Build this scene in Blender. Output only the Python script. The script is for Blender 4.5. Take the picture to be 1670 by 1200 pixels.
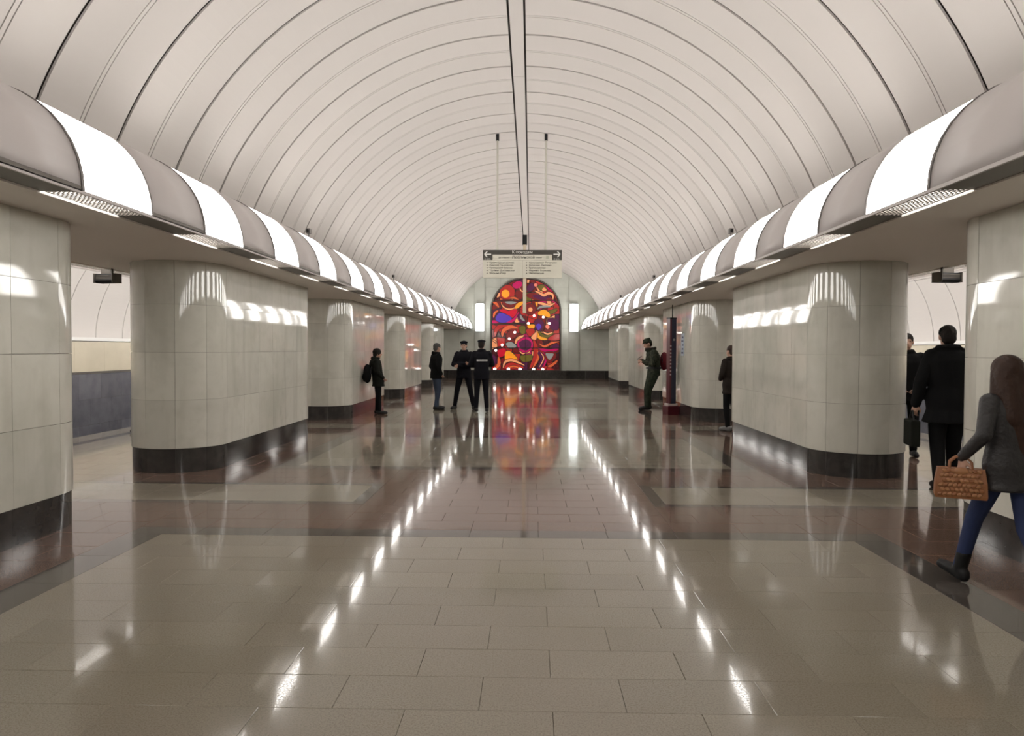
import bpy, bmesh, math, random
from mathutils import Vector, Matrix, Euler
random.seed(7)
for o in list(bpy.data.objects): bpy.data.objects.remove(o, do_unlink=True)
scn = bpy.context.scene
C = scn.collection
sin, cos, pi = math.sin, math.cos, math.pi

# ------------------------------------------------------------------ camera, world, exposure
CAMX, CAMH = 0.217, 1.55
yaw, pitch, roll = -0.0253, -0.025, -0.0039
fwd = Vector((sin(yaw)*cos(pitch), cos(yaw)*cos(pitch), sin(pitch)))
r0 = Vector((cos(yaw), -sin(yaw), 0)); u0 = r0.cross(fwd)
rr = cos(roll)*r0 - sin(roll)*u0; uu = sin(roll)*r0 + cos(roll)*u0
cd = bpy.data.cameras.new('camera'); cam = bpy.data.objects.new('camera', cd); C.objects.link(cam)
cd.sensor_fit = 'HORIZONTAL'; cd.sensor_width = 36.0; cd.lens = 36.0*1203.5/1670
cd.clip_start = 0.05; cd.clip_end = 200
m3 = Matrix((rr, uu, -fwd)).transposed()
cam.matrix_world = Matrix.Translation((CAMX, 0, CAMH)) @ m3.to_4x4()
scn.camera = cam
w = bpy.data.worlds.new('world'); scn.world = w; w.use_nodes = True
w.node_tree.nodes['Background'].inputs[0].default_value = (.02, .02, .02, 1)
w.node_tree.nodes['Background'].inputs[1].default_value = 0.0
vs = scn.view_settings
vs.view_transform = 'Standard'; vs.look = 'None'; vs.gamma = 1.0; vs.use_curve_mapping = False
vs.exposure = 0.0
LAMP = 13.0          # radiance of the cornice lamps

# ------------------------------------------------------------------ materials
MATS = {}
def srgb(r, g, b):
    f = lambda c: (c/12.92 if c <= .04045 else ((c+.055)/1.055)**2.4)
    return tuple(f(v/255) for v in (r, g, b))
def mat(name, col, rough=.5, metal=0, var=0.0, noise=None, emis=None, estr=0, bump=None, spec=.5, coat=0, grain=None):
    """var: brightness spread per piece; noise=(scale, amount, colour2[, detail]); bump=(scale, strength)"""
    if name in MATS: return MATS[name]
    m = bpy.data.materials.new(name); m.use_nodes = True; nt = m.node_tree; N = nt.nodes; Lk = nt.links
    b = N['Principled BSDF']; b.inputs['Roughness'].default_value = rough; b.inputs['Metallic'].default_value = metal
    b.inputs['Specular IOR Level'].default_value = spec
    b.inputs['Coat Weight'].default_value = coat; b.inputs['Coat Roughness'].default_value = .05
    out = None
    rgb = N.new('ShaderNodeRGB'); rgb.outputs[0].default_value = (*col, 1); out = rgb.outputs[0]
    tc = N.new('ShaderNodeTexCoord')
    if noise:
        for k, ns in enumerate(noise if isinstance(noise, list) else [noise]):
            sc, amt, c2 = ns[:3]; det = ns[3] if len(ns) > 3 else 4
            lo, hi = ns[4] if len(ns) > 4 else (.4, .65)
            t = N.new('ShaderNodeTexNoise'); t.inputs['Scale'].default_value = sc; t.inputs['Detail'].default_value = det
            geo = N.new('ShaderNodeNewGeometry'); 
            if len(ns) > 5:
                vm = N.new('ShaderNodeVectorMath'); vm.operation = 'MULTIPLY'; vm.inputs[1].default_value = ns[5]; Lk.new(geo.outputs['Position'], vm.inputs[0]); Lk.new(vm.outputs[0], t.inputs['Vector'])
            else: Lk.new(geo.outputs['Position'], t.inputs['Vector'])
            mr = N.new('ShaderNodeMapRange'); mr.inputs[1].default_value = lo; mr.inputs[2].default_value = hi
            mr.inputs[4].default_value = amt; Lk.new(t.outputs['Fac'], mr.inputs[0])
            mx = N.new('ShaderNodeMix'); mx.data_type = 'RGBA'; mx.inputs[7].default_value = (*c2, 1)
            Lk.new(mr.outputs[0], mx.inputs[0]); Lk.new(out, mx.inputs[6]); out = mx.outputs[2]
    if var:
        oi = N.new('ShaderNodeObjectInfo'); geo = N.new('ShaderNodeNewGeometry')
        ad = N.new('ShaderNodeMath'); ad.operation = 'ADD'
        Lk.new(oi.outputs['Random'], ad.inputs[0]); Lk.new(geo.outputs['Random Per Island'], ad.inputs[1])
        fr = N.new('ShaderNodeMath'); fr.operation = 'FRACT'; Lk.new(ad.outputs[0], fr.inputs[0])
        mr = N.new('ShaderNodeMapRange'); mr.inputs[3].default_value = 1-var; mr.inputs[4].default_value = 1+var
        Lk.new(fr.outputs[0], mr.inputs[0])
        hs = N.new('ShaderNodeHueSaturation'); Lk.new(mr.outputs[0], hs.inputs['Value']); Lk.new(out, hs.inputs['Color'])
        out = hs.outputs[0]
    Lk.new(out, b.inputs['Base Color'])
    if emis:
        b.inputs['Emission Color'].default_value = (*emis, 1); b.inputs['Emission Strength'].default_value = estr
    if grain:
        t = N.new('ShaderNodeTexNoise'); t.inputs['Scale'].default_value = grain[0]; t.inputs['Detail'].default_value = 1
        geo = N.new('ShaderNodeNewGeometry'); Lk.new(geo.outputs['Position'], t.inputs['Vector'])
        mr = N.new('ShaderNodeMapRange'); mr.inputs[1].default_value = .38; mr.inputs[2].default_value = .62; mr.inputs[3].default_value = grain[1]; mr.inputs[4].default_value = grain[2]
        Lk.new(t.outputs['Fac'], mr.inputs[0]); Lk.new(mr.outputs[0], b.inputs['Roughness'])
    if bump:
        t = N.new('ShaderNodeTexNoise'); t.inputs['Scale'].default_value = bump[0]; t.inputs['Detail'].default_value = 3
        Lk.new(tc.outputs['Object'], t.inputs['Vector'])
        bp = N.new('ShaderNodeBump'); bp.inputs['Strength'].default_value = bump[1]; bp.inputs['Distance'].default_value = .02
        Lk.new(t.outputs['Fac'], bp.inputs['Height']); Lk.new(bp.outputs[0], b.inputs['Normal'])
    MATS[name] = m; return m

M_ceil = mat('painted_vault_panel', (.60, .565, .54), .55, var=.02)
M_seam = mat('vault_backing', (.10, .088, .078), .8)
M_slot = mat('dark_slot', (.02, .018, .016), .7)
M_corn = mat('grey_cornice_metal', (.53, .49, .48), .40, metal=0, spec=.4)
M_frame = mat('lamp_frame', (.25, .235, .23), .4, metal=.6)
M_glow = mat('lamp_diffuser', (.9, .9, .9), .4, emis=(1, .965, .915), estr=LAMP)
M_band = mat('bronze_soffit_band', (.13, .115, .10), .45, metal=.3)
M_soff = mat('soffit_plaster', (.82, .765, .71), .6)
M_marb = mat('polished_pale_marble', (.63, .615, .55), .05, var=.07,
             noise=[(1.1, .45, (.44, .44, .37), 5), (5.5, .30, (.40, .39, .33), 6, (.5, .75)), (2.3, .25, (.68, .66, .60), 4), (2.2, .5, (.47, .455, .39), 5, (.5, .72), (2.2, 2.2, .35))], spec=.5)
M_joint = mat('marble_joint', (.30, .28, .24), .7)
M_base = mat('dark_granite_base', (.034, .031, .030), .06, var=.25, noise=(9, .5, (.055, .05, .046)))
M_cream = mat('cream_granite', (.265, .240, .192), .075, var=.045,
              noise=[(110, .6, (.15, .13, .095), 2, (.45, .62)), (240, .45, (.35, .32, .265), 1, (.5, .6)), (.7, .4, (.215, .185, .128), 3), (.45, .3, (.25, .205, .175), 2)], spec=.35, grain=(110, .03, .15))
M_red = mat('red_brown_granite', (.168, .108, .084), .075, var=.07,
            noise=[(140, .5, (.105, .062, .047), 2, (.45, .62)), (1.0, .3, (.17, .12, .096), 3)], spec=.36, grain=(110, .03, .14))
M_dark = mat('dark_granite', (.088, .077, .069), .075, var=.08, noise=(140, .5, (.10, .088, .078), 2, (.5, .65)), spec=.5)
M_sub = mat('floor_bed', (.16, .143, .117), .6)
M_endw = mat('green_grey_marble', (.60, .62, .56), .12, var=.06, noise=[(1.6, .5, (.45, .47, .42), 6), (.5, .3, (.64, .65, .60))])
M_tw_blue = mat('blue_grey_track_marble', (.155, .155, .175), .16, var=.12, noise=(3.5, .6, (.10, .10, .12), 6))
M_tw_beige = mat('beige_track_wall', (.58, .52, .40), .4, noise=(1.5, .4, (.45, .40, .30)))
M_white = mat('white_paint', (.75, .74, .72), .5)
M_black = mat('black_plastic', (.013, .013, .014), .5, spec=.3)
M_trackbed = mat('track_bed', (.04, .04, .04), .9)
M_lead = mat('lead_came', (.02, .012, .010), .4)

# ------------------------------------------------------------------ mesh helpers
class MB:
    def __init__(s): s.v = []; s.f = []
    def add(s, vs, fs):
        n = len(s.v); s.v += [tuple(p) for p in vs]; s.f += [tuple(i+n for i in f) for f in fs]; return s
    def box(s, x0, x1, y0, y1, z0, z1):
        return s.add([(x, y, z) for z in (z0, z1) for y in (y0, y1) for x in (x0, x1)],
                     [(0, 2, 3, 1), (4, 5, 7, 6), (0, 1, 5, 4), (2, 6, 7, 3), (0, 4, 6, 2), (1, 3, 7, 5)])
    def slab(s, x0, x1, y0, y1, z0, z1, c=.004):      # box with a chamfered top
        vs = [(x0, y0, z0), (x1, y0, z0), (x1, y1, z0), (x0, y1, z0), (x0, y0, z1-c), (x1, y0, z1-c), (x1, y1, z1-c), (x0, y1, z1-c),
              (x0+c, y0+c, z1), (x1-c, y0+c, z1), (x1-c, y1-c, z1), (x0+c, y1-c, z1)]
        fs = [(3, 2, 1, 0), (8, 9, 10, 11)] + [(i, (i+1) % 4, 4+(i+1) % 4, 4+i) for i in range(4)] + [(4+i, 4+(i+1) % 4, 8+(i+1) % 4, 8+i) for i in range(4)]
        return s.add(vs, fs)
    def loft(s, rings, cap=True):
        n = len(rings[0]); vs = [p for r in rings for p in r]; fs = []
        for k in range(len(rings)-1):
            for i in range(n): fs.append((k*n+i, k*n+(i+1) % n, (k+1)*n+(i+1) % n, (k+1)*n+i))
        if cap: fs.append(tuple(range(n-1, -1, -1))); fs.append(tuple((len(rings)-1)*n+i for i in range(n)))
        return s.add(vs, fs)
    def tube(s, a, b, ra, rb=None, n=12, caps=True):
        a, b = Vector(a), Vector(b); rb = ra if rb is None else rb
        d = (b-a).normalized(); x = d.orthogonal().normalized(); y = d.cross(x)
        return s.loft([[p + (x*cos(2*pi*i/n)+y*sin(2*pi*i/n))*r for i in range(n)] for p, r in ((a, ra), (b, rb))], caps)
    def cone(s, a, ra, b, rb, n=10, k=4, flat=None):       # closed rounded cone (sphere swept); flat=(axis vector, factor)
        a, b = Vector(a), Vector(b); d = b-a; L = d.length; d = d/L if L > 1e-6 else Vector((0, 0, 1))
        x = d.orthogonal().normalized(); 
        if flat: 
            fx = Vector(flat[0]); fx = (fx - d*fx.dot(d))
            if fx.length > 1e-3: x = fx.normalized()
        y = d.cross(x); fk = flat[1] if flat else 1
        rings = []
        for i in range(k): 
            t = (i+.35)/k*pi/2; rings.append((a - d*ra*cos(t), ra*sin(t)))
        rings.append((a, ra)); rings.append((b, rb))
        for i in range(k): 
            t = (k-i-.65)/k*pi/2; rings.append((b + d*rb*cos(t), rb*sin(t)))
        return s.loft([[p + (x*fk*cos(2*pi*i/n)+y*sin(2*pi*i/n))*r for i in range(n)] for p, r in rings])
    def ell(s, c, rx, ry, rz, R=None, n=16, k=10):
        c = Vector(c); rings = []
        for j in range(k):
            t = (j+.5)/k*pi; ring = []
            for i in range(n):
                p = Vector((rx*sin(t)*cos(2*pi*i/n), ry*sin(t)*sin(2*pi*i/n), -rz*cos(t)))
                if R: p = R @ p
                ring.append(c+p)
            rings.append(ring)
        return s.loft(rings)
    def mesh(s, name, smooth=False):
        me = bpy.data.meshes.new(name); me.from_pydata(s.v, [], s.f)
        if smooth: me.polygons.foreach_set('use_smooth', [True]*len(me.polygons))
        me.update(); return me
    def build(s, name, m, parent=None, smooth=False, loc=None):
        return link(name, s.mesh(name, smooth), m, parent, loc)
def link(name, me, m=None, parent=None, loc=None):
    if m is not None and not me.materials: me.materials.append(m)
    o = bpy.data.objects.new(name, me); C.objects.link(o)
    if parent: o.parent = parent
    if loc is not None: o.location = loc
    return o
def tag(o, label=None, cat=None, group=None, kind=None):
    if label: o['label'] = label
    if cat: o['category'] = cat
    if group: o['group'] = group
    if kind: o['kind'] = kind
    return o
def empty(name, loc=(0, 0, 0), rz=0):
    o = bpy.data.objects.new(name, None); C.objects.link(o); o.location = loc; o.rotation_euler = (0, 0, rz); o.empty_display_size = .1; return o
def struct(o): o['kind'] = 'structure'; return o
ORD = ['first', 'second', 'third', 'fourth', 'fifth', 'sixth', 'seventh', 'eighth', 'ninth', 'tenth', 'eleventh', 'twelfth', 'thirteenth',
       'fourteenth', 'fifteenth', 'sixteenth', 'seventeenth', 'eighteenth', 'nineteenth', 'twentieth', 'twenty-first', 'twenty-second']

# ------------------------------------------------------------------ dimensions of the hall
W = 3.771; RP = 0.60; PA = 9.593; PP = 6.893; FL = PP/2        # pillar face, end radius, first flat start, period, flat length
PCX = W+RP                                                     # pillar axis
LX, LZ, LR = 2.887, 2.637, 0.755                               # cornice lip and its quarter-round
LY, LP = 5.047, 1.9144                                         # lamps
VC, VRX, VRZ = 2.051, 4.171, 4.053; AC, AS = 6.033, 1.1894     # vault
Y0, Y1 = -9.0, 39.4                                            # back and far end of the hall
EDGE, TW = 7.65, 10.4                                          # platform edge, track wall

# ------------------------------------------------------------------ floor
floor = struct(MB().box(-EDGE, EDGE, Y0, Y1, -.30, -.012).build('floor', M_sub))
tiles = []
def fill(x0, x1, y0, y1, kind, tx, ty, bond=True):
    if x1-x0 < .02 or y1-y0 < .02: return
    ny = max(1, round((y1-y0)/ty)); dy = (y1-y0)/ny; nx = max(1, round((x1-x0)/tx)); dx = (x1-x0)/nx
    for j in range(ny):
        off = dx*.5 if (bond and j % 2 and nx > 1) else 0
        xs = [x0+i*dx+off for i in range(nx+1)]
        if off: xs = [x0]+xs[:-1]+[x1]
        for a, b in zip(xs[:-1], xs[1:]):
            if b-a > .03: tiles.append((a, b, y0+j*dy, y0+(j+1)*dy, kind))
PX, PH = 2.86, 1.62           # cream panel half sizes
BX, BY = .30, .25             # its dark border
SI, SH, SB = 1.58, .45, .13   # side strip inner end, half width, border
OX = 6.1
for k in range(-2, 5):
    cy = PA+FL/2+k*PP; oy = cy+PP/2
    if cy-PH > Y1: continue
    def F(x0, x1, y0, y1, kind, tx, ty, bond=True): fill(x0, x1, max(y0, Y0), min(y1, Y1), kind, tx, ty, bond)
    F(-PX, PX, cy-PH, cy+PH, 'c', .636, .324)
    for sy in (-1, 1):
        ya, yb = sorted((cy+sy*PH, cy+sy*(PH+BY))); F(-PX-BX, PX+BX, ya, yb, 'd', .6, .25, False)
    for sx in (-1, 1):
        xa, xb = sorted((sx*PX, sx*(PX+BX))); F(xa, xb, cy-PH, cy+PH, 'd', .3, .6, False)
    ya, yb = cy+PH+BY, cy+PP-PH-BY            # field round the next opening
    F(-SI+SB, SI-SB, ya, yb, 'r', .58, .31)
    s0, s1 = oy-SH, oy+SH
    for sx in (-1, 1):
        def G(a, b, y0, y1, kind, tx, ty, bond=True):
            xa, xb = sorted((sx*a, sx*b)); F(xa, xb, y0, y1, kind, tx, ty, bond)
        G(SI, OX, s0, s1, 'c', .6, .45, False)
        G(SI-SB, OX, s1, s1+SB, 'd', .6, .13, False); G(SI-SB, OX, s0-SB, s0, 'd', .6, .13, False)
        G(SI-SB, SI, s0, s1, 'd', .13, .45, False)
        G(SI-SB, PX+BX, s1+SB, yb, 'r', .58, .31); G(SI-SB, PX+BX, ya, s0-SB, 'r', .58, .31)
        G(PX+BX, OX, oy-PP+SH+SB, s0-SB, 'r', .58, .42)
for sx in (-1, 1):
    for a, b, kd in ((OX, 7.0, 'c'), (7.0, 7.2, 'd'), (7.2, EDGE, 'c')):
        xa, xb = sorted((sx*a, sx*b)); fill(xa, xb, Y0, Y1, kd, .6, .9, False)
KM = {'c': M_cream, 'd': M_dark, 'r': M_red}
def px_size(t):
    xc, yc = (t[0]+t[1])/2, (t[2]+t[3])/2
    if yc < 2.7 or abs(xc-CAMX) > yc*.74+.4 or abs(xc) > 5.4: return 0
    return (t[1]-t[0])*(t[3]-t[2])/yc**3
tiles.sort(key=px_size, reverse=True)
cache = {}
g = .0008
for i, (a, b, c, d, kd) in enumerate(tiles[:300]):
    key = (round(b-a, 4), round(d-c, 4), kd)
    if key not in cache:
        me = MB().slab(-key[0]/2+g, key[0]/2-g, -key[1]/2+g, key[1]/2-g, -.012, 0, .0015).mesh('floor_tile'); me.materials.append(KM[kd]); cache[key] = me
    link('floor_tile', cache[key], None, floor, ((a+b)/2, (c+d)/2, random.uniform(-.0004, .0004)))
for kd in 'cdr':
    mb = MB()
    for a, b, c, d, k2 in tiles[300:]:
        if k2 == kd: mb.slab(a+g, b-g, c+g, d-g, -.012, 0, .0015)
    tag(mb.build('tile_field', KM[kd], floor), kind='stuff')
# tracks and outer walls
for sx, side in ((-1, 'left'), (1, 'right')):
    bed = MB(); x0, x1 = sorted((sx*EDGE, sx*(TW+.3))); bed.box(x0, x1, Y0, Y1, -1.3, -1.15)
    tb = struct(bed.build('trim_3' if sx < 0 else 'trim_4', M_trackbed))
    tag(tb, 'dark track bed sunk below the platform on the %s' % side, 'track bed')
    for rx in (EDGE+.6, EDGE+2.12):
        x = sx*rx; MB().box(x-.035, x+.035, Y0, Y1, -1.15, -.98).build('rail', M_frame, tb)
    x0, x1 = sorted((sx*TW, sx*(TW+.3)))
    wl = struct(MB().box(x0, x1, Y0, Y1, -1.3, 1.74).build('wall_'+side, M_joint))
    # blue-grey marble slabs, beige slabs above, white moulding
    key = {}
    for rowi, (z0, z1, m, nm, wd) in enumerate(((-.9, -.3, M_tw_blue, 'marble_slab', .9), (-.3, .32, M_tw_blue, 'marble_slab', .9), (.32, .93, M_tw_blue, 'marble_slab', .9), (.98, 1.70, M_tw_beige, 'beige_slab', 1.2))):
        y = 8.0 + (rowi % 2)*.45
        while y < 24:
            kk = (rowi)
            if kk not in key:
                me = MB().box(-.02, .02, .002, wd-.002, z0+.002, z1-.002).mesh(nm); me.materials.append(m); key[kk] = me
            link(nm, key[kk], None, wl, (sx*(TW-.021), y, 0)); y += wd
    xa, xb = sorted((sx*(TW-.06), sx*(TW+.05)))
    MB().box(xa, xb, Y0, Y1, 1.72, 1.80).build('moulding', M_white, wl)
    xa, xb = sorted((sx*(TW-.05), sx*(TW+.05)))
    MB().box(xa, xb, Y0, Y1, .935, .975).build('dark_line', M_band, wl)

# ------------------------------------------------------------------ vaulted ceiling
def vpt(th, off=0.0): return (VRX+off)*sin(th), VC+(VRZ+off)*cos(th)
TH1 = 1.285; THS = .021        # springing angle, half angle of the centre strip (with slots)
def strip_mesh(y0, y1, ta, tb, n, off0, off1, fn=vpt):
    mb = MB(); rings = []
    for i in range(n+1):
        t = ta+(tb-ta)*i/n; x0, z0 = fn(t, off0); x1, z1 = fn(t, off1)
        rings.append([(x0, y0, z0), (x0, y1, z0), (x1, y1, z1), (x1, y0, z1)])
    return mb.loft(rings)
ceiling = struct(strip_mesh(Y0, Y1+.1, -1.30, 1.30, 64, .045, .16).build('ceiling', M_seam, smooth=False))
meA = {}
n0 = int((Y0-AC)/AS); n1 = int((Y1-AC)/AS)+1
for n in range(n0, n1+1):
    ya = AC+n*AS+.024; yb = AC+(n+1)*AS-.024; ym = (ya+yb)/2
    for nm, a, b, dz in (('vault_panel', ya, ym-.033, 0), ('vault_batten', ym-.021, ym+.021, 0), ('vault_panel', ym+.033, yb, 0)):
        a2, b2 = max(a, Y0), min(b, Y1)
        if b2-a2 < .02: continue
        for sx in (-1, 1):
            key = (nm, sx, round(b2-a2, 3))
            if key not in meA:
                me = strip_mesh(0, b2-a2, sx*.0300, sx*TH1, 40, 0, .02).mesh(nm, False); me.materials.append(M_ceil); meA[key] = me
            link(nm, meA[key], None, ceiling, (0, a2, 0))
y = Y0
while y < Y1-.1:
    b = min(y+AS*3, Y1)
    strip_mesh(y+.004, b-.004, -.0225, .0225, 4, -.005, .02).build('centre_strip', M_ceil, ceiling); y = b
strip_mesh(Y0, Y1, -.034, .034, 4, .022, .044).build('slot_backing', M_slot, ceiling)

# side vaults above the tracks
for sx, side in ((-1, 'left'), (1, 'right')):
    def tpt(th, off=0.0): return sx*(7.75+(2.75+off)*sin(th)), 1.75+(2.75+off)*cos(th)
    sv = struct(strip_mesh(Y0, Y1, -.95, pi/2, 28, .04, .14, tpt).build('ceiling_'+side, M_seam))
    me = {}
    for n in range(int((5-AC)/AS), 17):
        ya = AC+n*AS+.012; 
        for q, (ta, tb) in enumerate(((-.93, .95), (.955, 1.555))):
            if q not in me:
                mm = strip_mesh(0, AS-.024, ta, tb, 18, 0, .02, tpt).mesh('vault_panel'); mm.materials.append(M_ceil); me[q] = mm
            link('vault_panel', me[q], None, sv, (0, ya, 0))
    # upright filler between the hall cornice and the side vault
# ------------------------------------------------------------------ cornices, soffits and lamps
NSEG = 10
def corn_prof(sgn, off=0.0, a0=0.0, a1=pi/2):      # quarter round about the pillar axis; sgn -1 = hall side, +1 = track side
    pts = []
    for i in range(NSEG+1):
        t = a0+(a1-a0)*i/NSEG
        d = (PCX-LX) - LR + (LR+off)*cos(t)      # distance from the pillar axis
        pts.append((sgn*d, LZ+(LR+off)*sin(t)))
    return pts
def corn_mesh(y0, y1, sx, sgn, off0, off1, a0=0.0, a1=pi/2):
    mb = MB(); A = corn_prof(sgn, off0, a0, a1); B = corn_prof(sgn, off1, a0, a1); rings = []
    for (xa, za), (xb, zb) in zip(A, B):
        rings.append([(sx*(PCX+xa), y0, za), (sx*(PCX+xa), y1, za), (sx*(PCX+xb), y1, zb), (sx*(PCX+xb), y0, zb)])
    return mb.loft(rings)
GA = math.radians(62)   # glass cut short here; unseen lid added to keep light off the vault foot
FW = .026                # width of a lamp's side frame
BW = .29     # width of the bronze band
for sx, side in ((-1, 'left'), (1, 'right')):
    # soffit slab over the pillars + spine
    a = PCX-LX-BW
    x0, x1 = sorted((sx*(PCX-a), sx*(PCX+a)))
    tr = struct(MB().box(x0, x1, Y0, Y1, LZ, LZ+.06).build('trim_1' if sx < 0 else 'trim_2', M_soff))
    x0, x1 = sorted((sx*(PCX-(PCX-LX-LR)), sx*(PCX+(PCX-LX-LR))))
    MB().box(x0, x1, Y0, Y1, LZ+LR-.03, LZ+LR).build('cornice_top', M_corn, tr)
    MB().box(sx*PCX-.4, sx*PCX+.4, Y0, Y1, LZ+.06, LZ+LR-.03).build('cornice_core', M_white, tr)
    x0, x1 = sorted((sx*PCX, sx*(PCX-1.0)))
    for sgn in (-1, 1):                                   # closes the gap between cornice top and vaults
        if sgn < 0: xa, xb = sorted((sx*(LX+LR-.01), sx*(LX+LR+.5)))
        else: xa, xb = sorted((sx*(2*PCX-LX-LR-.01), sx*(2*PCX-LX-LR+.9)))
        MB().box(xa, xb, Y0, Y1, LZ+LR-.05, LZ+LR-.005).build('ledge', M_corn, tr)
    n_first = -7
    panels = {}
    for sgn in (-1, 1):
        edge0 = sx*(PCX+sgn*(PCX-LX)); edge1 = sx*(PCX+sgn*(PCX-LX-BW))
        xa, xb = sorted((edge0, edge1))
        for n in range(n_first, 18):
            ly = LY+n*LP; l2 = min(ly+(LP/2 if sgn < 0 else LP-.01), Y1)     # track-side glass lengthened, nearly gapless, to brighten the side halls
            
            if ly > Y1 - .05: break
            if ly < Y0: continue
            # lamp
            vis = sgn < 0 and ly > (2.5 if sx > 0 else 4.5)
            if sgn > 0 and not (ly < 26): pass
            root = empty('cornice_lamp', (edge0, ly, LZ))
            root['category'] = 'lamp'
            if vis:
                root['label'] = 'glowing white curved lamp panel in the %s cornice, %s from the camera' % (side, ORD[n+1 if sx > 0 else n])
                root['group'] = 'curved lamp panels along the %s cornice' % side
            else:
                root['label'] = ('unseen curved lamp panel on the track side of the %s cornice, lengthened for brightness' % side) if sgn > 0 else ('curved lamp panel of the %s cornice behind the viewpoint' % side)
                root['group'] = root['label']
            ln = l2-ly; key = (sgn, round(ln, 3))
            if key not in panels:
                d = corn_mesh(FW, ln-FW, sx, sgn, -.008, 0, 0, GA).mesh('diffuser', True); 
                for v in d.vertices: v.co -= Vector((edge0, 0, LZ))
                d.materials.append(M_glow)
                fl = []
                for nm, q in (('frame', corn_mesh(0, FW, sx, sgn, -.02, .008)), ('frame', corn_mesh(ln-FW, ln, sx, sgn, -.02, .008)), ('lid', corn_mesh(FW, ln-FW, sx, sgn, -.008, 0, GA, pi/2))):
                    q.v = [(p[0]-edge0, p[1], p[2]-LZ) for p in q.v]; q = q.mesh(nm, nm == 'lid'); q.materials.append(M_frame if nm == 'frame' else M_corn); fl.append(q)
                gr = MB(); w0, w1 = xa-edge0, xb-edge0; inner = BW-.05
                sgx = 1 if (w0+w1) > 0 else -1
                nb = 8
                for i in range(nb):
                    p = sgx*(.03+inner*i/(nb-1)); gr.box(p-.006, p+.006, 0, ln, -.002, .002)
                nc = max(2, int(ln/.045))
                for i in range(nc+1):
                    yy = min(ln-.006, i*ln/nc); lo, hi = sorted((sgx*.02, sgx*(BW-.01))); gr.box(lo, hi, yy-.008, yy+.008, -.0015, .0015)
                gm = gr.mesh('grille'); gm.materials.append(M_band)
                panels[key] = (d, fl, gm)
            d, fl, gm = panels[key]
            link('diffuser', d, None, root); [link(q.name.split('.')[0], q, None, root) for q in fl]; link('grille', gm, None, root)
            # grey panel after the lamp, and the closed bronze band under it
            y2 = min(ly+LP, Y1)
            if y2-l2 > .03:
                corn_mesh(l2+.003, y2-.003, sx, sgn, -.012, 0).build('cornice_panel', M_corn, tr, True)
                MB().box(xa+.006, xb, l2, y2, LZ-.006, LZ+.03).build('soffit_band', M_band, tr)
        # thin pale nosing along the lip
        q = sorted((edge0-.0, edge0-sgn*sx*.018))
        MB().box(q[0], q[1], Y0, Y1, LZ-.022, LZ+.002).build('nosing', M_corn, tr)
        q = sorted((edge1, edge1-sgn*sx*.02))
        MB().box(q[0], q[1], Y0, Y1, LZ-.018, LZ+.01).build('band_edge', M_soff, tr)

# ------------------------------------------------------------------ pillars
def pillar_ring():          # list of (s0, s1, kind) column segments around the stadium, as point samplers
    segs = []
    nf, ne = 6, 5
    for sd in (1, -1):
        for i in range(nf): segs.append(('f', sd, i/nf, (i+1)/nf))
    for en in (1, -1):
        for i in range(ne): segs.append(('e', en, i/ne, (i+1)/ne))
    return segs
def seg_pts(kind, sd, a, b, r, gap, n):
    pts = []
    if kind == 'f':
        y0, y1 = -FL/2+a*FL+gap, -FL/2+b*FL-gap
        return [(sd*r, y0), (sd*r, y1)]
    t0, t1 = a*pi, b*pi; gg = gap/r
    for i in range(n+1):
        t = t0+gg+(t1-t0-2*gg)*i/n
        pts.append((r*cos(t), sd*(FL/2+r*sin(t))))
    return pts
def col_mesh(kind, sd, a, b, z0, z1, rin, rout, gap):
    n = 1 if kind == 'f' else 8
    A = seg_pts(kind, sd, a, b, rin, gap, n); B = seg_pts(kind, sd, a, b, rout, gap, n); rings = []
    for p, q in zip(A, B): rings.append([(*p, z0), (*q, z0), (*q, z1), (*p, z1)])
    mb = MB().loft(rings); me = mb.mesh('tile')
    bm = bmesh.new(); bm.from_mesh(me); bmesh.ops.recalc_face_normals(bm, faces=bm.faces)
    for f in bm.faces: f.smooth = (kind == 'e' and abs(f.normal.z) < .1)
    es = [e for e in bm.edges if len(e.link_faces) == 2 and e.link_faces[0].normal.angle(e.link_faces[1].normal) > .9]
    for e in es: e.smooth = False
    bm.to_mesh(me); bm.free()
    if kind == 'e':                       # true radial normals, so that reflections run smoothly across the joints
        nr = []
        for p in me.polygons:
            outer = abs(p.normal.z) < .1 and all(math.hypot(me.vertices[v].co.x, me.vertices[v].co.y-sd*FL/2) > rout-.004 for v in p.vertices)
            for v in p.vertices:
                co = me.vertices[v].co
                nr.append(Vector((co.x, co.y-sd*FL/2, 0)).normalized() if outer else p.normal.copy())
        me.normals_split_custom_set(nr)
    return me
segs = pillar_ring()
ROWS = [(.300, .905), (.905, 1.500), (1.500, 2.095), (2.095, 2.637)]
tmesh = {}; bmesh_ = {}; cap = {}
for si, sgm in enumerate(segs):
    for r, (z0, z1) in enumerate(ROWS):
        me = col_mesh(*sgm, z0+.0018, z1-.0018, RP-.03, RP, .0018); me.materials.append(M_marb); tmesh[si, r] = me
    me = col_mesh(*sgm, 0, .298, RP-.03, RP-.012, .001); me.materials.append(M_base); bmesh_[si] = me
cm = MB(); ring = []
for i in range(17): t = pi*i/16; ring.append(((RP-.02)*cos(t), FL/2+(RP-.02)*sin(t)))
for i in range(17): t = pi+pi*i/16; ring.append(((RP-.02)*cos(t), -FL/2+(RP-.02)*sin(t)))
cm.loft([[(*p, 0.001) for p in ring], [(*p, LZ-.001) for p in ring]]); core_me = cm.mesh('core'); core_me.materials.append(M_joint)
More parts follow.
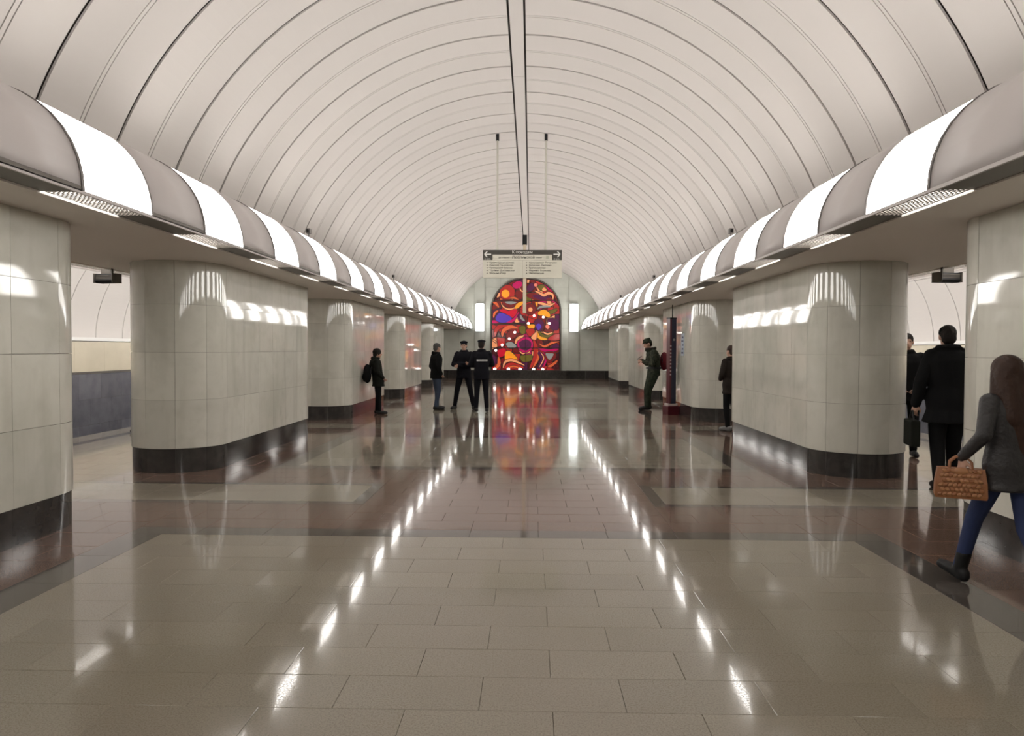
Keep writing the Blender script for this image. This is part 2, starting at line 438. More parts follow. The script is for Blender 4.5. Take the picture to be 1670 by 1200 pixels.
for sx, side in ((-1, 'left'), (1, 'right')):
    for k in range(-2, 4):
        cy = PA+FL/2+k*PP
        root = empty('marble_pillar', (sx*PCX+(.04 if (sx > 0 and k == -1) else 0), cy-(.10 if (sx > 0 and k == -1) else 0), 0))
        lab = {-2: 'pale marble pillar behind the viewpoint on the %s side' % side,
               -1: 'nearest pale marble pillar, cut off by the %s edge of the photo' % side,
               0: 'large round-ended pale marble pillar, second from camera on the %s' % side}.get(k, 'round-ended pale marble pillar, %s from camera on the %s side' % (ORD[k+1], side))
        tag(root, lab, 'pillar', 'round-ended marble pillars along the hall')
        link('core', core_me, None, root)
        for si in range(len(segs)):
            for r in range(4):
                o = link('tile', tmesh[si, r], None, root); kd, sd, ta, tb = segs[si]
                cx_, cy_ = (sd*RP, -FL/2+(ta+tb)/2*FL) if kd == 'f' else (RP*cos((ta+tb)/2*pi), sd*(FL/2+RP*sin((ta+tb)/2*pi)))
                e = random.uniform(-.004, .004); o.rotation_euler = (0, 0, e); o.location = (cx_-(cx_*cos(e)-cy_*sin(e)), cy_-(cx_*sin(e)+cy_*cos(e)), 0)
            link('base_slab', bmesh_[si], None, root)

# ------------------------------------------------------------------ end walls
wb = struct(MB().box(-EDGE-3.2, EDGE+3.2, Y1, Y1+.3, -1.3, 6.6).build('wall_back', M_joint))
wf = struct(MB().box(-EDGE-3.2, EDGE+3.2, Y0-.3, Y0, -1.3, 6.6).build('wall_front', M_endw))
xs = [-5.2, -4.37, -3.62, -2.80]; xs = xs+[-x for x in xs[::-1]]
zs = [.44, 1.55, 2.65, 3.75, 4.85, 6.3]
for a, b in zip(xs[:-1], xs[1:]):
    for c, d in zip(zs[:-1], zs[1:]):
        if a == -2.80:      # middle field is cut by the window: split
            for a2, b2 in ((-2.80, -1.4), (-1.4, 0), (0, 1.4), (1.4, 2.80)):
                MB().box(a2+.003, b2-.003, Y1-.02, Y1+.01, c+.003, d-.003).build('wall_slab', M_endw, wb)
        else: MB().box(a+.003, b-.003, Y1-.02, Y1+.01, c+.003, d-.003).build('wall_slab', M_endw, wb)
for i in range(10):
    a = -5.2+i*1.04; MB().box(a+.003, a+1.037, Y1-.035, Y1+.01, 0, .437).build('base_slab', M_base, wb)
M_sconce = mat('sconce_glass', (.8, .8, .8), .4, emis=(.93, 1, .97), estr=6.0)
for sx, side in ((-1, 'left'), (1, 'right')):
    c = sx*2.50
    MB().box(c-.25, c+.25, Y1-.10, Y1-.02, .44, 5.4).build('pilaster', mat('pale_pilaster_marble', (.56, .58, .53), .12, noise=(1.6, .4, (.46, .48, .43), 5)), wb)
    root = empty('wall_light', (c, Y1-.10, 2.5)); tag(root, 'tall bright wall light on the pilaster %s of the stained glass' % side, 'lamp', 'wall lights beside the stained glass')
    mb = MB(); rings = []
    for i in range(9):
        t = pi*i/8; x, y = -.20*cos(t), -.09*sin(t); rings.append([(x, y, 0), (x, y+.001, 0), (x, y+.001, 1.5), (x, y, 1.5)])
    prof = [(-.21*cos(pi*i/8), -.17*sin(pi*i/8)) for i in range(9)]
    MB().loft([[(*p, .02) for p in prof], [(*p, 1.48) for p in prof]]).build('glass_shade', M_sconce, root, True)
    for z in (0, 1.48): MB().box(-.22, .22, -.18, 0, z, z+.02).build('end_cap', M_frame, root)

# ------------------------------------------------------------------ stained glass
MCX, MHW, MZ0, MZS, MZT = -.06, 1.83, .44, 3.55, 5.33        # centre, half width, sill, springing, top
SG = empty('stained_glass_window', (MCX, Y1-.04, MZ0)); tag(SG, 'arched backlit stained glass panel with swirling red, orange and blue shapes on the end wall', 'stained glass')
def arch(hw, z0, zs, zt, n=28):
    pts = [(-hw, z0)]
    for i in range(n+1): t = pi - pi*i/n; pts.append((hw*cos(t), zs+(zt-zs)*sin(t)))
    return pts+[(hw, z0)]
def plate(pts, y0, y1):    # polygon in xz extruded from y0 (front) to y1
    mb = MB(); n = len(pts)
    ar = sum(pts[i][0]*pts[(i+1) % n][1]-pts[(i+1) % n][0]*pts[i][1] for i in range(n))
    if ar < 0: pts = pts[::-1]
    return mb.add([(p[0], y0, p[1]) for p in pts]+[(p[0], y1, p[1]) for p in pts],
                  [tuple(range(n)), tuple(range(2*n-1, n-1, -1))]+[(i, n+i, n+(i+1) % n, (i+1) % n) for i in range(n)])
plate([(x, z-MZ0) for x, z in arch(MHW+.05, MZ0, MZS, MZT+.05)], -.02, .02).build('backing', M_lead, SG)
outer = [(x, z-MZ0) for x, z in arch(MHW+.07, MZ0, MZS, MZT+.07)]; inner = [(x, z-MZ0) for x, z in arch(MHW, MZ0+.0, MZS, MZT)]
fr = MB(); n = len(outer)
for i in range(n-1):
    a, b, c, d = outer[i], outer[i+1], inner[i+1], inner[i]
    fr.add([(p[0], y, p[1]) for y in (-.12, .02) for p in (a, b, c, d)], [(3, 2, 1, 0), (4, 5, 6, 7), (0, 1, 5, 4), (1, 2, 6, 5), (2, 3, 7, 6), (3, 0, 4, 7)])
fr.box(-MHW-.07, MHW+.07, -.16, .02, -.06, .0).build('frame', M_band, SG)
GL = {'R': (.46, .028, .024), 'C': (.62, .012, .035), 'D': (.20, .018, .018), 'O': (.75, .13, .045), 'P': (.95, .36, .16), 'Y': (.95, .36, .03), 'V': (.10, .014, .060),
      'B': (.10, .045, .42), 'M': (.55, .008, .11), 'L': (.16, .12, .022), 'G': (.30, .29, .27), 'K': (.07, .010, .014), 'S': (.85, .22, .16)}
def glass(k):
    return mat('stained_glass_'+k, tuple(v*.5 for v in GL[k]), .06, emis=GL[k], estr=.62, var=0, noise=(9, .35, tuple(v*.3 for v in GL[k])))
def L2(px, py): return ((px-450)/382*MHW, (1100-py)/1020*(MZT-MZ0))
def inside(x, z, s=1.0):
    hw = MHW*s; zz = z+MZ0
    if abs(x) > hw or z < 0: return False
    return zz < MZS+(MZT-MZS)*s*math.sqrt(max(0, 1-(x/hw)**2))
def clampin(p):
    x, z = p; z = max(z, .02); x = max(-MHW*.985, min(MHW*.985, x))
    zm = MZS+(MZT-MZS)*.985*math.sqrt(max(0, 1-(x/MHW)**2))-MZ0
    return (x, min(z, zm))
# background panes: warped grid clipped to the arch
rnd = random.Random(3)
NX, NZ = 9, 12
gp = {}
for i in range(NX+1):
    for j in range(NZ+1):
        x = -MHW+2*MHW*i/NX; z = (MZT-MZ0)*j/NZ
        if 0 < i < NX: x += .13*sin(2.3*z+i)+rnd.uniform(-.05, .05)
        if 0 < j < NZ: z += .15*sin(2.7*x+j*1.3)+rnd.uniform(-.05, .05)
        gp[i, j] = clampin((x, z))
cols = 'RDDRVOKRDLMDRPRDVK'
for i in range(NX):
    for j in range(NZ):
        q = []
        cs = [gp[i, j], gp[i+1, j], gp[i+1, j+1], gp[i, j+1]]
        cx = sum(p[0] for p in cs)/4; cz = sum(p[1] for p in cs)/4
        ar = abs(sum(cs[k][0]*cs[(k+1) % 4][1]-cs[(k+1) % 4][0]*cs[k][1] for k in range(4)))/2
        if ar < .012: continue
        q = [(p[0]+(cx-p[0])*.10, p[1]+(cz-p[1])*.10) for p in cs]
        plate(q, -.035, -.02).build('pane', glass(rnd.choice(cols)), SG)
def cat(pts, closed, n=6):
    out = []; m = len(pts)
    for i in range(m if closed else m-1):
        P = [pts[(i+k-1) % m] if closed else pts[min(max(i+k-1, 0), m-1)] for k in range(4)]
        for s in range(n):
            t = s/n
            out.append(tuple(.5*((2*P[1][a])+(-P[0][a]+P[2][a])*t+(2*P[0][a]-5*P[1][a]+4*P[2][a]-P[3][a])*t*t+(-P[0][a]+3*P[1][a]-3*P[2][a]+P[3][a])*t**3) for a in (0, 1)))
    if not closed: out.append(pts[-1])
    return out
def blob(pts, grow=0):
    p = cat([L2(*q) for q in pts], True, 5)
    if grow:
        cx = sum(a for a, b in p)/len(p); cz = sum(b for a, b in p)/len(p)
        p = [(a+(a-cx)/max(.01, math.hypot(a-cx, b-cz))*grow, b+(b-cz)/max(.01, math.hypot(a-cx, b-cz))*grow) for a, b in p]
    return p
def band(pts, wd, grow=0, taper=True):
    c = cat([L2(*q) for q in pts], False, 5); n = len(c); Lf = []; Rt = []
    for i in range(n):
        a, b = c[max(i-1, 0)], c[min(i+1, n-1)]; dx, dz = b[0]-a[0], b[1]-a[1]; l = math.hypot(dx, dz) or 1
        s = i/(n-1); h = wd/382*MHW/2*(max(.12, sin(pi*min(max(s, .03), .97))**.6) if taper else 1)+grow
        Lf.append((c[i][0]-dz/l*h, c[i][1]+dx/l*h)); Rt.append((c[i][0]+dz/l*h, c[i][1]-dx/l*h))
    return Lf+Rt[::-1]
def circ(x, y, r, grow=0):
    cx, cz = L2(x, y); r = r/382*MHW+grow
    return [(cx+r*cos(2*pi*i/20), cz+r*sin(2*pi*i/20)) for i in range(20)]
SH_ = [
 ('c', 'R', (245, 235, 85)), ('c', 'Y', (225, 250, 45)), ('l', 'O', [(270, 300), (320, 295), (385, 318)], 22), ('b', 'P', [(130, 290), (150, 240), (165, 255), (150, 285)]),
 ('b', 'M', [(300, 150), (360, 110), (410, 130), (390, 180), (330, 190)]), ('l', 'P', [(385, 185), (400, 220), (445, 228)], 16), ('b', 'D', [(330, 240), (370, 210), (420, 250), (400, 310), (350, 290)]),
 ('b', 'P', [(468, 95), (490, 100), (480, 130), (465, 125)]), ('b', 'V', [(465, 170), (520, 130), (545, 180), (500, 225), (470, 215)]), ('c', 'S', (560, 152, 20)), ('b', 'L', [(585, 165), (640, 150), (690, 210), (620, 215)]),
 ('b', 'P', [(630, 205), (650, 180), (680, 205), (655, 220)]), ('b', 'D', [(455, 270), (540, 235), (640, 290), (740, 300), (715, 322), (560, 318)]), ('b', 'V', [(520, 275), (600, 262), (690, 310), (600, 312)]),
 ('l', 'P', [(550, 218), (600, 240), (650, 265), (700, 243), (748, 262), (752, 312)], 30), ('l', 'D', [(110, 335), (230, 325), (340, 330), (440, 320)], 18),
 ('l', 'P', [(555, 350), (600, 352), (655, 365), (710, 380), (772, 352)], 28), ('l', 'G', [(580, 420), (615, 395), (680, 388), (725, 392)], 26), ('l', 'L', [(690, 455), (740, 450), (800, 420)], 40), ('b', 'Y', [(555, 345), (580, 350), (575, 395)]),
 ('b', 'D', [(185, 345), (235, 395), (300, 402), (375, 350), (345, 340), (285, 372), (225, 342)]), ('b', 'G', [(215, 342), (285, 334), (350, 345), (285, 368)]), ('l', 'P', [(178, 365), (210, 402), (258, 420), (305, 415), (338, 395)], 17),
 ('l', 'Y', [(330, 420), (370, 375), (430, 340)], 44), ('l', 'O', [(85, 345), (120, 360), (150, 400)], 30), ('b', 'C', [(155, 430), (205, 425), (260, 440), (335, 418), (358, 440), (332, 492), (280, 522), (215, 478)]),
 ('l', 'M', [(235, 570), (300, 550), (350, 505), (372, 455)], 34), ('b', 'B', [(118, 510), (160, 462), (222, 475), (295, 518), (250, 562), (170, 568), (122, 545)]), ('l', 'O', [(92, 515), (105, 465), (145, 435)], 24),
 ('b', 'P', [(330, 562), (362, 505), (382, 562)]), ('l', 'V', [(380, 470), (392, 530), (450, 570)], 60), ('l', 'G', [(390, 480), (405, 520), (440, 552)], 26), ('c', 'D', (500, 420, 60)), ('c', 'P', (502, 425, 24)),
 ('b', 'Y', [(585, 460), (630, 428), (680, 435), (722, 482), (705, 512), (650, 490), (600, 488)]), ('b', 'V', [(545, 560), (600, 530), (650, 580), (620, 660), (560, 640)]), ('b', 'B', [(565, 600), (600, 580), (625, 615), (590, 650)]),
 ('b', 'Y', [(470, 600), (545, 590), (540, 635), (490, 635)]), ('b', 'V', [(690, 540), (760, 520), (815, 560), (810, 640), (740, 640)]), ('b', 'S', [(668, 610), (692, 590), (716, 615), (692, 642)]),
 ('l', 'R', [(110, 720), (130, 640), (210, 598), (310, 592)], 46), ('l', 'O', [(190, 728), (198, 672), (240, 632), (300, 618), (365, 632)], 44), ('b', 'D', [(230, 720), (270, 665), (340, 660), (350, 720), (280, 760)]),
 ('l', 'D', [(95, 590), (250, 585), (440, 588)], 14), ('l', 'P', [(338, 805), (362, 752), (432, 712)], 34), ('b', 'L', [(380, 620), (440, 610), (450, 680), (400, 690)]), ('b', 'R', [(455, 650), (540, 640), (545, 700), (490, 720)]),
 ('l', 'Y', [(575, 670), (605, 735), (690, 752)], 34), ('l', 'L', [(598, 662), (632, 708), (690, 722), (760, 682)], 30), ('l', 'P', [(640, 668), (690, 695), (750, 676)], 18), ('b', 'P', [(510, 735), (570, 672), (575, 720), (560, 760)]),
 ('b', 'R', [(700, 760), (740, 715), (825, 690), (825, 760)]), ('b', 'M', [(365, 775), (450, 728), (522, 765), (528, 850), (475, 905), (395, 890), (360, 830)]), ('b', 'V', [(382, 785), (450, 755), (508, 785), (508, 840), (465, 878), (405, 865), (380, 825)]),
 ('l', 'P', [(382, 885), (415, 912), (448, 908)], 14), ('l', 'P', [(456, 908), (485, 902), (500, 882)], 12), ('b', 'L', [(395, 940), (450, 930), (515, 925), (520, 985), (440, 1005), (400, 985)]),
 ('l', 'R', [(540, 760), (565, 850), (560, 950), (500, 1075)], 52), ('l', 'O', [(580, 880), (590, 960), (530, 1075)], 26), ('l', 'O', [(600, 800), (660, 832), (740, 795), (825, 778)], 24), ('b', 'V', [(735, 835), (795, 800), (825, 850), (760, 868)]),
 ('l', 'M', [(590, 850), (700, 882), (815, 862)], 38), ('l', 'V', [(590, 895), (650, 970), (590, 1080)], 60), ('l', 'P', [(618, 900), (652, 965), (605, 1062)], 12), ('l', 'M', [(650, 900), (680, 960), (650, 1060)], 26), ('b', 'D', [(665, 900), (775, 900), (785, 960), (715, 1010), (670, 970)]),
 ('b', 'G', [(672, 915), (715, 910), (762, 918), (716, 982)]), ('l', 'O', [(700, 1058), (755, 1035), (805, 985)], 32), ('b', 'K', [(740, 1070), (800, 1020), (825, 1080)]),
 ('b', 'G', [(235, 800), (290, 785), (350, 832), (290, 856), (250, 840)]), ('b', 'C', [(140, 880), (215, 855), (235, 915), (160, 955)]), ('l', 'Y', [(225, 980), (245, 905), (290, 920), (360, 975)], 42),
 ('b', 'R', [(215, 1075), (260, 1020), (340, 1020), (430, 1070), (320, 1085)]), ('l', 'P', [(202, 1072), (222, 1010), (285, 985), (355, 1005), (438, 1042)], 28), ('l', 'O', [(150, 950), (155, 1030), (112, 1088)], 36),
 ('l', 'O', [(250, 1078), (320, 1055), (410, 1085)], 20), ('l', 'P', [(75, 760), (105, 775), (130, 800)], 14), ('b', 'V', [(85, 930), (120, 960), (110, 1040), (80, 1040)])]
came = MB(); yd = -.037
for s in SH_:
    kind, colk = s[0], s[1]
    if kind == 'c': a, b = circ(*s[2]), circ(*s[2], grow=.030)
    elif kind == 'b': a, b = blob(s[2]), blob(s[2], .030)
    else: a, b = band(s[2], s[3]), band(s[2], s[3], .028)
    a = [clampin(p) for p in a]; b = [clampin(p) for p in b]
    q = plate(b, yd, -.02); came.add(q.v, q.f)
    plate(a, yd-.0012, yd+.0005).build('pane', glass(colk), SG); yd -= .0008
tag(came.build('lead_came', M_lead, SG), kind='stuff')
M_bulb = mat('bulb', (.9, .9, .9), .3, emis=(1, .93, .85), estr=7)
for i, (x, y) in enumerate([(543, 492), (645, 508), (480, 578), (712, 578), (330, 678), (270, 750), (190, 818), (120, 878)]):
    px, pz = L2(x, y); MB().ell((px, yd-.015, pz), .062, .03, .062).build('glow_dome', M_bulb, SG, True)  # small emissive domes set on the front of the panes
bars = MB()
for (x0, y0, x1, y1) in ((450, 85, 450, 1100), (95, 328, 805, 328), (70, 582, 450, 586), (70, 852, 830, 848)):
    (a, b), (c, d) = L2(x0, y0), L2(x1, y1)
    MB().box(min(a, c)-.012, max(a, c)+.012, yd-.006, -.02, min(b, d)-.012, max(b, d)+.012).build('mullion', M_lead, SG)
for i, px in enumerate((110, 262, 390, 540, 640)):
    x, z = L2(px, 1085)
    r = empty('floor_spotlight', (MCX+x, Y1-.32, .44)); tag(r, 'small bright spotlight at the foot of the stained glass, %s from the left' % ORD[i], 'spotlight', 'spotlights at the foot of the stained glass')
    MB().tube((0, 0, 0), (0, 0, .05), .05, .06).build('housing', M_black, r); MB().ell((0, 0, .075), .075, .06, .06).build('bulb', M_bulb, r, True)
struct(MB().box(-2.2, 2.1, Y1-.42, Y1-.035, 0, .438).build('trim_5', M_base))

# ------------------------------------------------------------------ lettering
def text(name, body, size, m, parent, loc, rot=(pi/2, 0, 0), align='LEFT', depth=.001):
    cu = bpy.data.curves.new(name, 'FONT'); cu.body = body; cu.size = size; cu.align_x = align; cu.align_y = 'CENTER'; cu.extrude = depth
    cu.resolution_u = 3
    t = bpy.data.objects.new(name, cu); C.objects.link(t)
    dg = bpy.context.evaluated_depsgraph_get(); dg.update()
    me = bpy.data.meshes.new_from_object(t.evaluated_get(dg)); bpy.data.objects.remove(t)
    me.name = name; me.materials.clear(); me.materials.append(m)
    o = link(name, me, None, parent, loc); o.rotation_euler = rot
    return o
# ------------------------------------------------------------------ hanging direction sign
M_sgn_d = mat('sign_dark', (.055, .050, .042), .45); M_sgn_c = mat('sign_cream', (.66, .635, .54), .45); M_ink = mat('sign_ink', (.07, .065, .055), .5)
M_txtw = mat('white_lettering', (.80, .79, .75), .5); M_rod = mat('rod_paint', (.55, .53, .47), .4)
SX0, SX1, SZ0, SZ1, SY = -.80, .86, 3.06, 3.64, 15.62
S = empty('direction_sign', ((SX0+SX1)/2, SY, SZ0)); tag(S, 'cream and dark hanging direction sign with white arrows at both ends', 'sign')
hw, hh = (SX1-SX0)/2, SZ1-SZ0
board = MB().box(-hw, hw, -.03, .03, 0, hh).build('board', M_sgn_c, S)
head_b = MB().box(-hw, hw, -.034, .034, hh-.092, hh+.004).build('header_band', M_sgn_d, S)
for sx in (-1, 1):
    a, b = sorted((sx*hw, sx*(hw-.205)))
    fld = MB().box(a, b, -.034, .034, hh-.205, hh-.090).build('arrow_field', M_sgn_d, S)
    ar = MB(); c = sx*(hw-.105); z = hh-.085
    def bar(x0, z0, x1, z1, w=.011):
        dx, dz = x1-x0, z1-z0; l = math.hypot(dx, dz); nx, nz = -dz/l*w, dx/l*w
        ar.add([(x0+nx, y, z0+nz) for y in (-.037, -.033)]+[(x1+nx, y, z1+nz) for y in (-.037, -.033)]+[(x1-nx, y, z1-nz) for y in (-.037, -.033)]+[(x0-nx, y, z0-nz) for y in (-.037, -.033)],
               [(0, 2, 4, 6), (1, 7, 5, 3), (0, 1, 3, 2), (2, 3, 5, 4), (4, 5, 7, 6), (6, 7, 1, 0)])
    bar(c-sx*.07, z, c+sx*.066, z); bar(c+sx*.07, z, c+sx*.015, z+.06); bar(c+sx*.07, z, c+sx*.015, z-.06)
    ar.build('arrow', M_txtw, fld)
    text('lettering', '1 путь' if sx < 0 else '2 путь', .042, M_txtw, fld, (c, -.036, hh-.185), align='CENTER')
text('lettering', 'К поездам', .085, M_txtw, head_b, (0, -.036, hh-.042), align='CENTER')
text('lettering', 'Люблинской', .078, M_ink, board, (.02, -.032, hh-.150), align='CENTER')
text('lettering', 'до станций', .042, M_ink, board, (-.27, -.032, hh-.155), align='RIGHT'); text('lettering', 'линии', .042, M_ink, board, (.29, -.032, hh-.155))
MB().box(.50, .56, -.033, -.029, hh-.178, hh-.118).build('line_badge', mat('badge', (.45, .46, .36), .5), board)
MB().box(-hw+.01, hw-.01, -.032, -.029, hh-.214, hh-.210).build('rule', mat('rule', (.45, .42, .36), .5), board)
MB().box(-.003, .003, -.032, -.029, .0, hh-.21).build('rule', M_ink, board)
rowsL = ['Крестьянская застава', 'Римская  Чкаловская', 'Сретенский бульвар', 'Трубная  Достоевская', 'Марьина Роща']
rowsR = ['Кожуховская  Печатники', 'Волжская  Люблино', 'Братиславская', 'Марьино  Борисово', 'Шипиловская']
for i in range(5):
    z = hh-.262-i*.055
    for x, rw in ((-hw+.09, rowsL), (.09, rowsR)):
        MB().tube((x, -.032, z), (x, -.029, z), .011, n=10).build('bullet', M_ink, board); text('lettering', rw[i], .048, M_ink, board, (x+.05, -.032, z))
for x in (-.50, .52):
    xl = x-(SX0+SX1)/2; zt = VC+VRZ*math.sqrt(1-(x/VRX)**2)-SZ0
    MB().tube((xl, 0, hh), (xl, 0, zt-.12), .022).build('hanger_rod', M_rod, S)
    MB().tube((xl, 0, zt-.14), (xl, 0, zt+.01), .034).build('ceiling_bracket', M_black, S)
    MB().tube((xl, 0, hh), (xl, 0, hh+.07), .034).build('rod_socket', M_rod, S)
# pale post hanging further back
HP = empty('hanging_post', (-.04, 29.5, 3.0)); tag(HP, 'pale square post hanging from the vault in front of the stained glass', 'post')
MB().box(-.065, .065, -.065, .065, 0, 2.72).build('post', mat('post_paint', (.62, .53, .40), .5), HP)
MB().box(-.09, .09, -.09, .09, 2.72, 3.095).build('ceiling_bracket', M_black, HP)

# ------------------------------------------------------------------ speakers under the soffit, small cameras on the cornice
for sx, side, y in ((-1, 'left', 10.05), (1, 'right', 9.75)):
    r = empty('loudspeaker', (sx*5.62, y, LZ-.195)); r.rotation_euler = (0, 0, sx*.25); r.scale = (.75, .75, .65)
    tag(r, 'dark box loudspeaker hung under the soffit in the %s opening' % side, 'loudspeaker', 'loudspeakers in the openings')
    mb = MB(); pr = [(-.09, .05), (-.05, 0), (.09, 0), (.11, .12), (.09, .19), (-.07, .19)]
    mb.loft([[(-.20, p[0], p[1]) for p in pr], [(.20, p[0], p[1]) for p in pr]]).build('cabinet', M_black, r)
    MB().box(-.21, -.20, -.11, .12, 0, .2).build('end_plate', M_band, r); MB().box(.20, .21, -.11, .12, 0, .2).build('end_plate', M_band, r)
    MB().box(-.12, .12, -.02, .02, .19, .30).build('bracket', M_band, r)
    for i in range(4): MB().box(-.18, .18, -.087+i*.0, -.080, .055+i*.03, .07+i*.03).build('grille_bar', M_band, r)
for sx, side in ((-1, 'left'), (1, 'right')):
    for i, y in enumerate((12.3, 19.9, 27.2, 34.6)):
        r = empty('security_camera', (sx*3.50, y, LZ+LR-.02)); tag(r, 'small grey camera on the %s cornice, %s from the viewer' % (side, ORD[i]), 'camera', 'small cameras on the cornices'); r.scale = (.72, .72, .85)
        MB().tube((0, 0, 0), (0, 0, .13), .012, n=8).build('stem', M_frame, r)
        MB().box(-.045, .045, -.09, .07, .12, .21).build('housing', M_frame, r); MB().tube((0, -.12, .165), (0, -.09, .165), .03, n=10).build('lens', M_black, r)
# ------------------------------------------------------------------ help column and wall notice by the right pillar
HC = empty('help_column', (3.60, 17.85, 0), 0.30); tag(HC, 'tall slim dark blue and red help column beside the right pillar', 'help column')
M_navy = mat('navy_panel', (.012, .012, .035), .3); M_hred = mat('dark_red_panel', (.085, .010, .018), .3)
MB().slab(-.15, .15, -.14, .14, 0, .22, .02).build('plinth', M_hred, HC)
blue_b = MB().box(-.040, .085, -.085, .085, .22, 2.30).build('blue_body', M_navy, HC)
red_b = MB().box(-.085, -.040, -.085, .085, .22, 2.30).build('red_body', M_hred, HC)
MB().box(-.09, .09, -.09, .09, 2.30, 2.33).build('cap', M_black, HC)
MB().tube((.02, 0, 2.33), (.02, 0, LZ), .012, n=8).build('cable_post', M_black, HC)
MB().box(-.125, .125, -.095, .095, .22, .27).build('collar', mat('collar_pale', (.5, .42, .40), .4), HC)
for i in range(9): MB().box(-.080, -.045, -.088, -.084, .95+i*.085, .985+i*.085).build('mark', mat('pale_mark', (.45, .33, .34), .5), red_b)
MB().tube((.02, -.084, 1.25+.55), (.02, -.10, 1.25+.55), .028).build('call_button', M_frame, blue_b)
NB = empty('wall_notice', (W-.006, 17.35, 1.42)); tag(NB, 'pale blue upright notice with dark print on the right pillar beside the help column', 'notice')
MB().box(-.006, .006, -.16, .16, 0, .52).build('sheet', mat('notice_blue', (.42, .48, .55), .3), NB)
for i in range(5): MB().box(-.0085, -.006, -.11, .11-(i % 3)*.05, .05+i*.09, .09+i*.09).build('print_line', mat('notice_print', (.05, .06, .12), .5), NB)

# ------------------------------------------------------------------ people
def remesh(mb, name, vox, it=4, fac=.5):
    o = link(name, mb.mesh(name)); md = o.modifiers.new('r', 'REMESH'); md.mode = 'VOXEL'; md.voxel_size = vox
    sm = o.modifiers.new('s', 'SMOOTH'); sm.factor = fac; sm.iterations = it
    dg = bpy.context.evaluated_depsgraph_get(); dg.update()
    me = bpy.data.meshes.new_from_object(o.evaluated_get(dg)); old = o.data; bpy.data.objects.remove(o); bpy.data.meshes.remove(old)
    me.name = name; me.polygons.foreach_set('use_smooth', [True]*len(me.polygons)); return me
M_skin = mat('skin', (.50, .30, .22), .5, noise=(20, .2, (.42, .23, .17)))
M_eye = mat('eye', (.03, .02, .02), .2)
V = Vector
BASE = dict(pelvis=(0, 0, .95), spine=(0, 0, 1.15), chest=(0, 0, 1.32), neck=(0, -.01, 1.47), head=(0, .02, 1.625),
            sr=(.175, -.01, 1.42), er=(.235, -.03, 1.13), wr=(.25, .06, .90), sl=(-.175, -.01, 1.42), el=(-.235, -.03, 1.13), wl=(-.25, .06, .90),
            hr=(.09, 0, .91), kr=(.10, .02, .50), ar=(.105, -.03, .09), tr=(.125, .15, .04), hl=(-.09, 0, .91), kl=(-.10, .02, .50), al=(-.105, -.03, .09), tl=(-.125, .15, .04))
TORSO = [(.84, .150, .110), (.95, .162, .115), (1.08, .140, .102), (1.22, .158, .112), (1.34, .178, .118), (1.42, .155, .100), (1.465, .085, .072), (1.50, .055, .058)]
def torso_loft(mb, J, secs, bulk=1.0, add=0.0, n=20):
    ks = [('pelvis', .95), ('spine', 1.15), ('chest', 1.32), ('neck', 1.47)]
    def at(z):
        pts = [(q, V(J[k])) for k, q in ks]
        if z <= pts[0][0]: return pts[0][1] + V((0, 0, z-.95))
        for (a, A), (b, B) in zip(pts[:-1], pts[1:]):
            if z <= b: return A.lerp(B, (z-a)/(b-a))
        return pts[-1][1] + (pts[-1][1]-pts[-2][1]).normalized()*(z-pts[-1][0])
    rings = []
    for z, rx, ry in secs:
        c = at(z); d = (at(z+.02)-at(z-.02)).normalized(); xa = V((1, 0, 0)); xa = (xa-d*xa.dot(d)).normalized(); ya = d.cross(xa)
        rings.append([c+xa*(rx*bulk+add)*cos(2*pi*i/n)+ya*(ry*bulk+add)*sin(2*pi*i/n) for i in range(n)])
    mb.loft(rings)
def hand(mb, wr, d, nrm, curl, side):
    d = V(d).normalized(); nrm = V(nrm); nrm = (nrm-d*nrm.dot(d)).normalized(); lat = d.cross(nrm).normalized()*side
    wr = V(wr); kn = wr+d*.085
    mb.cone(wr+d*.015, .030, kn-d*.012, .036, flat=(nrm, .45))
    for i, (o, l) in enumerate(((-.030, .072), (-.010, .082), (.010, .077), (.029, .060))):
        p = kn+lat*o; a = 0.15
        for seg, fr in enumerate((.45, .32, .23)):
            a += curl*(.8 if seg == 0 else 1.0); q = p+(d*cos(a)+nrm*sin(a))*l*fr
            mb.cone(p, .0098-.0008*seg, q, .0092-.0008*seg, n=8, k=2); p = q
    p = wr+d*.03-lat*.028; q = p+(d*.6-lat*.55+nrm*.35).normalized()*.042; r = q+(d*.85-lat*.1+nrm*.35).normalized()*.036
    mb.cone(p, .014, q, .0115, n=8, k=2); mb.cone(q, .0115, r, .0095, n=8, k=2)
